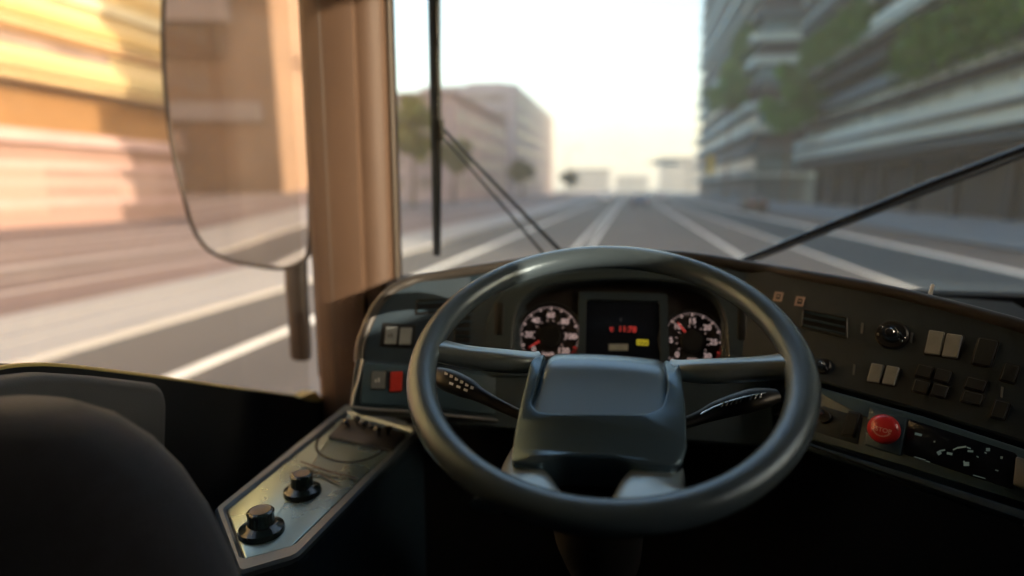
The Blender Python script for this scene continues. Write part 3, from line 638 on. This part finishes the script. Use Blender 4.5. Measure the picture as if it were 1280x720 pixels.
# ================================================================== STREET
def struct(name, mb, m): o = mb.build(name, m); o['kind'] = 'structure'; return o
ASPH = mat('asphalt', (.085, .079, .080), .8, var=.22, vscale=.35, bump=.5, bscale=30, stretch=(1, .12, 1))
ASPH_D = mat('asphalt_shade', (.012, .030, .048), .75, var=.2, vscale=.3, bump=.5, bscale=30, stretch=(1, .1, 1))
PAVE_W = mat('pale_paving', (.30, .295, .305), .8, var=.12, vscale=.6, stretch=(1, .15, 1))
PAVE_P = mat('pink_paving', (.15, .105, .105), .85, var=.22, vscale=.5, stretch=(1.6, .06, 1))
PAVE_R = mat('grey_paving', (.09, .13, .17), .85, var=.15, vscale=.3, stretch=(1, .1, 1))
PAINT = mat('road_paint', (.72, .72, .70), .7, var=.12, vscale=3)
mb = MB(); mb.box((-900, -400, -.5), (900, 1800, 0)); struct('ground', mb, mat('ground', (.20, .19, .17), .9, var=.2, vscale=.02))
def sheet(name, x0, x1, y0, y1, z, m): mb = MB(); mb.box((x0, y0, z-.02), (x1, y1, z)); return struct(name, mb, m)
sheet('road', -7.25, 13.0, -120, 900, .024, ASPH)
sheet('shaded_lane', 6.3, 9.9, -120, 900, .030, ASPH_D)  # strip of road with its shade put into a darker asphalt colour
mb = MB()
mb.box((-10.0, -120, 0), (-9.15, 900, .13)); mb.box((-9.05, -120, 0), (-8.2, 900, .126)); mb.box((-8.1, -120, 0), (-7.26, 900, .13))
struct('kerb_pavement', mb, PAVE_W)
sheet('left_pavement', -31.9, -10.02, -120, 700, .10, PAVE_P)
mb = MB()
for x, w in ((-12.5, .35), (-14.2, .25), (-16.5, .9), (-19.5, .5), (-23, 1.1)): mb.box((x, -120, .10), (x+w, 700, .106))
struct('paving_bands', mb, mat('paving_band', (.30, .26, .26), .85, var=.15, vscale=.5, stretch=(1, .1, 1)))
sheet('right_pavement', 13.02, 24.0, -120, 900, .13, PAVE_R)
mb = MB()
for x, w, d in ((-5.15, .22, 0), (-1.92, .13, 0), (-1.38, .13, 0), (3.55, .16, 0), (6.05, .13, 0), (9.95, .35, 0)):
    mb.box((x-w/2, -60, .025), (x+w/2, 700, .0345))
struct('road_markings', mb, PAINT)

# ---------------- buildings
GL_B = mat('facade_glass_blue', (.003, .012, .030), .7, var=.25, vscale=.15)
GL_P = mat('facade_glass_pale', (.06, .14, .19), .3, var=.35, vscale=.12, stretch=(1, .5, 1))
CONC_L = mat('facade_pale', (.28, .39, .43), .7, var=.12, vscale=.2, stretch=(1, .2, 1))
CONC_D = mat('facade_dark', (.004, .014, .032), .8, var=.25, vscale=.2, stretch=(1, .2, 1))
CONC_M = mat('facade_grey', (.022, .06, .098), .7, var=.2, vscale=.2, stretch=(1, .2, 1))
YEL = mat('yellow_plaster', (.55, .37, .14), .8, var=.1, vscale=.1)
YEL_L = mat('cream_plaster', (.62, .48, .26), .8, var=.08, vscale=.1)
OCH = mat('ochre_recess', (.30, .16, .06), .8, var=.15, vscale=.2)
PINKW = mat('pink_render', (.36, .23, .20), .8, var=.1, vscale=.2)
PINKB = mat('pink_brick', (.50, .34, .32), .85, var=.15, vscale=.3)
GL_W = mat('window_warm', (.34, .24, .20), .35, var=.3, vscale=.3)

def bld(name, label, loc): return empty(name, loc, label, 'building')
# right: long office block made of horizontal bands
b = bld('office_building', 'long dark blue glass office block on the right with pale horizontal bands', (34, 55, 0))
X0 = 24.0
def band(name, x, y0, y1, z0, z1, m, parent, xb=44): mb = MB(); mb.box((x, y0, z0), (xb, y1, z1)); return mb.build(name, m, parent)
Y0, Y1 = 8, 96
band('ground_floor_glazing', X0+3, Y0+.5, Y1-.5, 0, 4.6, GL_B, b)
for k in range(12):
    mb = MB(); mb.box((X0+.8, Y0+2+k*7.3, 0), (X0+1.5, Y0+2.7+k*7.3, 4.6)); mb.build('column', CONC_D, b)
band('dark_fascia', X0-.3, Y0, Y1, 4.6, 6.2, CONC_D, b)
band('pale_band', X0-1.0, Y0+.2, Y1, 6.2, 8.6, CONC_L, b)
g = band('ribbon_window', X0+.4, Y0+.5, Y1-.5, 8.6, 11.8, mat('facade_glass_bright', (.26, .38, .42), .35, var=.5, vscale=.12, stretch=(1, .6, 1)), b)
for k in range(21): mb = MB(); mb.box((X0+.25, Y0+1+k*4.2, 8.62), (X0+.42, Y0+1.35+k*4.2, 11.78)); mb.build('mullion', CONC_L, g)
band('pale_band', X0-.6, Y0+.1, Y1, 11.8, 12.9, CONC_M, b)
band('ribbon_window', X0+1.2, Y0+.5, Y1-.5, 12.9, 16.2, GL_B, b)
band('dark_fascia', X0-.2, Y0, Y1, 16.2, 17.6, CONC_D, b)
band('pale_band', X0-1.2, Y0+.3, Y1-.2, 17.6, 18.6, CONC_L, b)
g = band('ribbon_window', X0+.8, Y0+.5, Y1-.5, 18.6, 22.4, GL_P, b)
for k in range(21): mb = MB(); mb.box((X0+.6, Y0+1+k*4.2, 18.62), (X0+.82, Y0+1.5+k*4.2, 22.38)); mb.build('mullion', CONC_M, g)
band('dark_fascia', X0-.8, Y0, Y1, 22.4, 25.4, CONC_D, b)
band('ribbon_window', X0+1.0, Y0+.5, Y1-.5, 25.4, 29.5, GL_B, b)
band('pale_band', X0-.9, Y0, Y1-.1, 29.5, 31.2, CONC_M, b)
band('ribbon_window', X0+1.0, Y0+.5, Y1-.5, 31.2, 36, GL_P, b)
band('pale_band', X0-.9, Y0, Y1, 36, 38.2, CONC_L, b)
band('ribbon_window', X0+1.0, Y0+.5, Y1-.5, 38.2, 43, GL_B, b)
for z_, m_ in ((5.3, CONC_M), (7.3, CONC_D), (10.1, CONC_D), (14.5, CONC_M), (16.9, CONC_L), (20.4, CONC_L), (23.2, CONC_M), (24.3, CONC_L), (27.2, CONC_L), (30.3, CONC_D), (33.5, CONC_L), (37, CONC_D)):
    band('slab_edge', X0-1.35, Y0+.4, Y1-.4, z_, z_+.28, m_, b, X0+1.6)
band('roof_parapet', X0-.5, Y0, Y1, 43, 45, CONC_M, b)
# tower with balconies
t = bld('tower_block', 'tall pale tower with balconies beyond the office block on the right', (31, 150, 0))
TX0 = 18.0; TY0, TY1 = 104, 186
mb = MB(); mb.box((TX0+1.5, TY0, 0), (46, TY1, 72)); mb.build('wall', CONC_M, t)
for k in range(20):
    z = 4+k*3.4
    mb = MB(); mb.box((TX0+(0 if k % 3 else -.4), TY0-.8, z), (45, TY1+.3, z+(1.25 if k % 4 else .5))); mb.build('balcony', CONC_L if k % 3 != 1 else CONC_M, t)
    mb = MB(); mb.box((TX0+1.35, TY0-.1, z+1.3), (45.5, TY1-1, z+3.1)); mb.build('window', GL_B if k % 2 else GL_P, t)
# left: yellow building
l = bld('yellow_building', 'tall sunlit yellow building on the left with pink base and ochre recess', (-40, 20, 0))
LX = -32
def lband(name, x, y0, y1, z0, z1, m, parent=l, xb=-52): mb = MB(); mb.box((xb, y0, z0), (x, y1, z1)); return mb.build(name, m, parent)
lband('base_wall', LX, -27, 70, 0, 4.6, PINKW)
for k in range(11):
    mb = MB(); mb.box((LX-.3, -25+k*8.4, .8), (LX+.06, -21.6+k*8.4, 3.4)); mb.build('window', mat('window_rose', (.42, .28, .24), .4), l)
lband('dark_ledge', LX+.5, -27, 70.1, 4.6, 5.3, PINKB)
lband('ochre_recess', LX-1.5, -26.8, 69.8, 5.3, 8.0, OCH)
lband('wall', LX, -27, 70, 8.0, 42, YEL_L)
rnd = random.Random(11)
BANDS = [YEL, YEL_L, mat('pale_cream', (.66, .56, .36), .8, var=.1, vscale=.2), mat('sand_plaster', (.50, .38, .18), .8, var=.1, vscale=.2), OCH]
z = 8.4
while z < 40:
    h_ = rnd.uniform(.35, 1.1); k = rnd.choice((0, 1, 2, 2, 3, 3, 4)); dx = rnd.uniform(.06, .45)
    lband('facade_band', LX+dx, -27+rnd.uniform(.05, .6), 70-rnd.uniform(.05, .6), z, z+h_, BANDS[k]); z += h_+rnd.uniform(.35, 1.3)
for z in (9.6, 13.1, 16.6):
    for k in range(3): mb = MB(); mb.box((LX-.4, -22+k*31, z), (LX+.04, 3+k*31, z+.9)); mb.build('window', GL_W, l)
for z, m_ in ((1.2, PINKB), (2.3, mat('rose_light', (.44, .31, .28), .8)), (3.3, PINKB)): lband('base_course', LX+.08, -26.8, 69.9, z, z+.35, m_)
# left mid: pink blocks
p1 = bld('pink_apartment_block', 'pinkish mid rise apartment block beyond the trees on the left', (-36, 120, 0))
mb = MB(); mb.box((-48, 96, 0), (-28, 138, 16.5)); mb.build('wall', PINKB, p1)
mb = MB(); mb.box((-48.4, 95.7, 16.5), (-27.6, 138.3, 17.3)); mb.build('roof', PINKW, p1)
for k in range(4):
    for j in range(5):
        mb = MB(); mb.box((-28.4, 99+j*8, 2+k*3.6), (-27.94, 103.5+j*8, 4+k*3.6)); mb.build('window', GL_W, p1)
    for j in range(3):
        mb = MB(); mb.box((-46+j*6, 95.94, 2+k*3.6), (-42.5+j*6, 96.3, 4+k*3.6)); mb.build('window', GL_W, p1)
p2 = bld('grey_pink_tower', 'grey pink block further down the left side of the road', (-38, 180, 0))
mb = MB(); mb.box((-52, 150, 0), (-28, 225, 27)); mb.build('wall', mat('greypink', (.46, .36, .36), .85, var=.1, vscale=.1), p2)
for k in range(6):
    mb = MB(); mb.box((-28.3, 152, 3+k*4), (-27.9, 223, 4.8+k*4)); mb.build('ribbon_window', GL_W, p2)
    mb = MB(); mb.box((-50, 149.9, 3+k*4), (-30, 150.3, 4.8+k*4)); mb.build('ribbon_window', GL_W, p2)
mb = MB(); mb.box((-44, 165, 27), (-34, 180, 30)); mb.build('roof_plant_room', PINKB, p2)
# far closing buildings at the end of the road
for (x0, x1, y, h, lab) in ((-40, -14, 420, 14, 'low hazy block at the far left end of the road'), (-12, 14, 520, 11, 'low hazy block closing the far end of the road'), (20, 60, 430, 22, 'distant hazy block beyond the tower at the right')):
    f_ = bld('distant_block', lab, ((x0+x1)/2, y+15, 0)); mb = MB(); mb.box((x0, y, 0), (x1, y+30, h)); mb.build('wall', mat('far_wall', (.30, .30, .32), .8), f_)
    mb = MB(); mb.box((x0-.5, y-.5, h), (x1+.5, y+30.5, h+.8)); mb.build('roof', CONC_D, f_)
    for k in range(int(h/3.5)): mb = MB(); mb.box((x0+1, y-.1, 1.5+k*3.5), (x1-1, y+.3, 3.2+k*3.5)); mb.build('ribbon_window', GL_B, f_)
# reflected block behind the bus on the left (seen in the mirror)
q_ = bld('low_terrace', 'cream terrace with pink roof edge on the left behind the yellow building', (-38, -20, 0))
mb = MB(); mb.box((-50, -56, 0), (-32, -27.5, 13.1)); mb.build('wall', YEL_L, q_)
mb = MB(); mb.box((-50.3, -56.3, 13.1), (-31.6, -27.1, 13.75)); mb.build('roof', PINKW, q_)
for z in (1, 4.8, 8.9):
    for k in range(3): mb = MB(); mb.box((-32.3, -54+k*8.4, z), (-31.94, -49+k*8.4, z+2)); mb.build('window', GL_W, q_)
rb_ = bld('ochre_block', 'tall ochre block behind the bus seen only in the wing mirror', (-24, -80, 0))
mb = MB(); mb.box((-34, -130, 0), (-16, -44, 40)); mb.build('wall', mat('ochre_wall', (.30, .19, .12), .8, var=.15, vscale=.3), rb_)
PALEP = mat('pale_panel', (.85, .82, .76), .6)
rnd = random.Random(3)
STR = [PALEP, mat('mauve_strip', (.40, .34, .33), .8), mat('rose_strip', (.45, .33, .28), .8), mat('brown_strip', (.20, .12, .07), .8), mat('ochre_light', (.75, .55, .30), .8)]
for k in range(17):
    z = .8+k*2.3; m_ = STR[rnd.randrange(5)]
    a0 = rnd.uniform(0, 5); a1 = rnd.uniform(9, 17.5)
    mb = MB(); mb.box((-33.6+a0, -44.2, z), (-33.6+a1, -43.5, z+rnd.uniform(.7, 1.9))); mb.build('window', m_, rb_)
    a0 = rnd.uniform(0, 30); a1 = a0+rnd.uniform(20, 50)
    mb = MB(); mb.box((-16.3, -45-a1, z), (-15.8, -45-a0, z+rnd.uniform(.8, 1.9))); mb.build('window', STR[rnd.randrange(5)], rb_)

# ---------------- trees
BARK = mat('bark', (.12, .09, .065), .9, var=.3, vscale=6)
def leafmat(name, c):
    m = mat(name, c, .6, var=.45, vscale=.7); b = m.node_tree.nodes['Principled BSDF']; b.inputs['Subsurface Weight'].default_value = 0
    b.inputs['Transmission Weight'].default_value = 0; return m
LEAF_H = leafmat('leaves_hazy', (.16, .15, .07)); LEAF_G = leafmat('leaves_green', (.045, .16, .02)); LEAF_Y = leafmat('leaves_yellow', (.26, .25, .05)); LEAF_D = leafmat('leaves_olive', (.22, .20, .09))
def crown_mb(c, R_, n, size, rz=1.0, seed=0):
    rnd = random.Random(seed); mb = MB(); cl_ = []
    for k in range(22):
        d = V((rnd.gauss(0, 1), rnd.gauss(0, 1), rnd.gauss(0, 1))).normalized()*rnd.uniform(.25, .85); cl_.append((c+V((d.x*R_, d.y*R_, d.z*R_*rz)), R_*rnd.uniform(.22, .42)))
    for k in range(n):
        cc, cr = rnd.choice(cl_); d = V((rnd.gauss(0, 1), rnd.gauss(0, 1), rnd.gauss(0, 1))).normalized()*cr*rnd.random()**.4
        p = cc+d; a = V((rnd.gauss(0, 1), rnd.gauss(0, 1), rnd.gauss(0, 1))).normalized(); b_ = a.cross(V((rnd.random(), rnd.random(), .3))).normalized(); s = size*rnd.uniform(.6, 1.3)
        mb.add([p-a*s, p+b_*s*.5, p+a*s, p-b_*s*.5], [(0, 1, 2, 3)])
    return mb
def tree(x, y, h, R_, leaf, label, group, seed, rz=1.1, n=5500, size=.30):
    t = empty('street_tree', (x, y, .1), label, 'tree', group)
    mb = MB(); rnd = random.Random(seed); hc = h-R_*rz
    mb.tube([V((x, y, .0)), V((x+.1, y, hc*.5)), V((x+.05, y+.1, hc)), V((x, y, h-R_*.4))], [.22, .17, .13, .04], 10)
    for k in range(7):
        q = 2*math.pi*k/7+rnd.random(); z0 = hc-R_*.7+rnd.random()*R_*.8; e = V((x+math.cos(q)*R_*.75, y+math.sin(q)*R_*.75, z0+R_*.8))
        mb.tube([V((x, y, z0)), V((x, y, z0)).lerp(e, .5)+V((0, 0, -.2)), e], [.09, .06, .02], 7)
    mb.build('trunk', BARK, t, True)
    crown_mb(V((x, y, hc)), R_, n, size, rz, seed).build('crown', leaf, t)
G1 = 'street trees along the right pavement'; G2 = 'yellowing trees by the left buildings'
tree(16.2, 112, 23, 4.6, LEAF_G, 'tall green tree furthest along the right pavement in front of the pale tower', G1, 1)
tree(20.2, 88, 18.5, 4.4, LEAF_G, 'green tree on the right pavement in front of the near end of the tower', G1, 2)
tree(-24, 66, 13.5, 3.3, LEAF_Y, 'yellow green tree nearest to the corner pillar at the left', G2, 4, 1.4)
tree(-24, 82, 9.5, 3.0, LEAF_D, 'shorter olive tree behind the yellow green one', G2, 5, 1.0)
tree(-21, 120, 8, 3.0, LEAF_D, 'small olive tree in front of the pink apartment block', G2, 6, .9)
tree(-19, 190, 8, 3.5, LEAF_D, 'distant olive tree at the end of the left buildings', G2, 8, .8)
# balcony planters
for i, (x, y, z, ln, lab) in enumerate([(23.0, 52, 13.1, 17, 'long leafy planter on the lowest ledge of the office block'), (22.7, 80, 18.8, 20, 'long leafy planter at the far end of the office block middle ledge'), (22.9, 50, 31.4, 16, 'long leafy planter high on the office block nearest the camera'),
        (17.9, 120, 39.0, 12, 'greenery trailing from a high balcony of the pale tower'), (17.9, 140, 49.0, 14, 'topmost greenery on the pale tower balconies'), (17.9, 112, 25.6, 12, 'greenery on a low balcony at the near corner of the tower')]):
    pt_ = empty('balcony_planter', (x, y, z), lab, 'planter', 'planters on the right hand buildings')
    mb = MB(); mb.box((x-.5, y-ln/2, z-.2), (x+.3, y+ln/2, z+.3)); mb.build('trough', CONC_M, pt_)
    rnd = random.Random(i+50); mb = MB()
    for k in range(ln*230):
        p = V((x+rnd.gauss(0, .55)-.3, y+rnd.uniform(-.55, .55)*ln, z+.3+rnd.gauss(0, 1.0))); a = V((rnd.gauss(0, 1), rnd.gauss(0, 1), rnd.gauss(0, 1))).normalized(); b_ = a.cross(V((.2, .5, .8))).normalized()
        mb.add([p-a*.22, p+b_*.14, p+a*.22, p-b_*.14], [(0, 1, 2, 3)])
    mb.build('foliage', LEAF_G, pt_)
# ---------------- lamps, banner
GALV = mat('galvanised_steel', (.30, .31, .32), .5, .6)
def lamp(x, y, h, arm, label, banner=False):
    o = empty('street_lamp', (x, y, .1), label, 'street lamp', 'street lamps along the road')
    mb = MB(); mb.tube([V((x, y, .02)), V((x, y, h*.5)), V((x, y, h))], [.11, .085, .06], 10); mb.build('post', GALV, o, True)
    mb = MB(); mb.tube([V((x, y, h-.1)), V((x+arm*.4, y, h+.25)), V((x+arm, y, h+.3))], .045, 8); mb.build('arm', GALV, o, True)
    mb = MB(); mb.box((x+arm-.35, y-.16, h+.24), (x+arm+.35, y+.16, h+.40)); mb.build('lamp_head', GALV, o)
    if banner:
        mb = MB(); mb.box((x+.15, y-.02, 4.6), (x+1.1, y+.02, 8.0)); mb.build('banner', mat('banner_yellow', (.75, .50, .04), .7), o)
lamp(13.6, 118, 9.5, -2.2, 'street lamp carrying a yellow banner on the right pavement', True)
lamp(-11.2, 110, 9, 2.2, 'street lamp on the left pavement before the pink block')
lamp(13.6, 210, 9.5, -2.2, 'plain street lamp far down the right pavement')
# sign gantry far down the road
gs = empty('road_sign_gantry', (8, 150, 0), 'small overhead sign gantry far down the road near the vanishing point', 'sign gantry')
mb = MB(); mb.tube([V((13.4, 150, .1)), V((13.4, 150, 8.2))], .16, 10); mb.build('post', GALV, gs)
mb = MB(); mb.box((3.5, 149.9, 7.9), (13.6, 150.1, 8.2)); mb.build('beam', GALV, gs)
mb = MB(); mb.box((5, 149.7, 7.5), (10.5, 149.88, 8.7)); mb.build('sign_board', mat('sign_grey', (.5, .55, .53), .6), gs)
# ---------------- cars
TYRE = mat('tyre', (.02, .02, .02), .8); CGL = mat('car_glass', (.02, .025, .03), .08)
def car_parts(x, y, z, m, label, flip=False):
    o = empty('car', (x, y, z), label, 'car', 'cars far ahead on the road')
    prof = [(-2.15, .35), (-2.2, .75), (-2.05, 1.0), (-1.2, 1.08), (-.6, 1.43), (.7, 1.46), (1.55, 1.05), (2.15, .95), (2.2, .4)]
    def side(w, ins): return [V((x+w, y+a, z+b_)) for a, b_ in prof]
    mb = MB(); mb.loft([[p+V((.05, 0, 0)) for p in side(-.88, 0)], side(-.86, 0), side(.86, 0)]); mb.build('body', m, o, True, 30)
    mb = MB(); mb.add([V((x-.7, y-1.19, z+1.10)), V((x+.7, y-1.19, z+1.10)), V((x+.62, y-.64, z+1.425)), V((x-.62, y-.64, z+1.425))], [(0, 1, 2, 3)]); mb.v = [p+V((0, -.012, .012)) for p in mb.v]; mb.build('rear_window', CGL, o)
    for s in (-1, 1):
        mb = MB(); mb.box((x+s*.62-.12, y-2.23, z+.72), (x+s*.62+.12, y-2.16, z+.88)); mb.build('tail_light', mat('tail_red', (.5, .03, .02), .3), o)
        for yy in (-1.35, 1.35):
            mb = MB(); mb.tube([V((x+s*.66, y+yy, z+.32)), V((x+s*.9, y+yy, z+.32))], .32, 18); mb.build('wheel', TYRE, o, True)
    return o
car_parts(1.2, 75, .03, mat('car_blue', (.05, .09, .16), .3, coat=.6), 'dark blue car ahead in our lane near the vanishing point')
car_parts(5.0, 105, .03, mat('car_grey', (.35, .37, .40), .3, coat=.6), 'grey car further ahead in the lane to the right')
car_parts(-3.6, 95, .03, mat('car_white', (.65, .65, .65), .3, coat=.6), 'white car ahead on the left lane')
car_parts(11.6, 62, .03, mat('car_black', (.02, .022, .025), .3, coat=.6), 'black car parked at the right kerb before the trees')

# ---------------- haze
HZ = bpy.data.materials.new('haze_air'); HZ.use_nodes = True; nt = HZ.node_tree; nt.nodes.clear()
o_ = nt.nodes.new('ShaderNodeOutputMaterial'); pv = nt.nodes.new('ShaderNodeVolumePrincipled')
pv.inputs['Color'].default_value = (1.0, .93, .82, 1); pv.inputs['Density'].default_value = .0015; pv.inputs['Anisotropy'].default_value = .2
nt.links.new(pv.outputs[0], o_.inputs['Volume'])
mb = MB(); mb.box((-905, -405, -1.5), (905, 1805, 78)); hz = mb.build('haze', HZ); hz['kind'] = 'stuff'

# ================================================================== LIGHT
SUN_AZ, SUN_EL = rad(115), rad(16)     # azimuth from +Y, negative = to the left
w = bpy.data.worlds.new('World'); scene.world = w; w.use_nodes = True; nt = w.node_tree
bg = nt.nodes['Background']; sk = nt.nodes.new('ShaderNodeTexSky'); sk.sky_type = 'NISHITA'; sk.sun_disc = False
sk.sun_elevation = SUN_EL; sk.sun_rotation = SUN_AZ; sk.air_density = 1.3; sk.dust_density = 3.0; sk.ozone_density = 1.0; sk.altitude = 0
nt.links.new(sk.outputs[0], bg.inputs[0]); bg.inputs[1].default_value = .15
sd = V((math.sin(SUN_AZ)*math.cos(SUN_EL), math.cos(SUN_AZ)*math.cos(SUN_EL), math.sin(SUN_EL)))
L = bpy.data.lights.new('sun', 'SUN'); L.energy = 2.3; L.angle = rad(.5); L.color = (1, .82, .60)
lo = bpy.data.objects.new('sun', L); col.objects.link(lo); lo.rotation_euler = (-sd).to_track_quat('-Z', 'Y').to_euler(); lo.location = (0, 0, 60)

# ================================================================== CAMERA
cd = bpy.data.cameras.new('camera'); co = bpy.data.objects.new('camera', cd); col.objects.link(co); scene.camera = co
cd.sensor_width = 36; cd.lens = 36*FP/1280; cd.clip_start = .02; cd.clip_end = 5000
co.matrix_world = Matrix((( CR.x, CU.x, -CF.x, CAM.x), (CR.y, CU.y, -CF.y, CAM.y), (CR.z, CU.z, -CF.z, CAM.z), (0, 0, 0, 1)))
cd.dof.use_dof = True; cd.dof.focus_distance = .82; cd.dof.aperture_fstop = (cd.lens/1000)/.015
scene.render.engine = 'CYCLES'
scene.cycles.use_denoising = True
scene.cycles.max_bounces = 8; scene.cycles.transparent_max_bounces = 12; scene.cycles.volume_bounces = 1
scene.cycles.sample_clamp_indirect = 6
scene.view_settings.view_transform = 'Standard'; scene.view_settings.look = 'None'
scene.view_settings.exposure = 2.2; scene.view_settings.gamma = 1
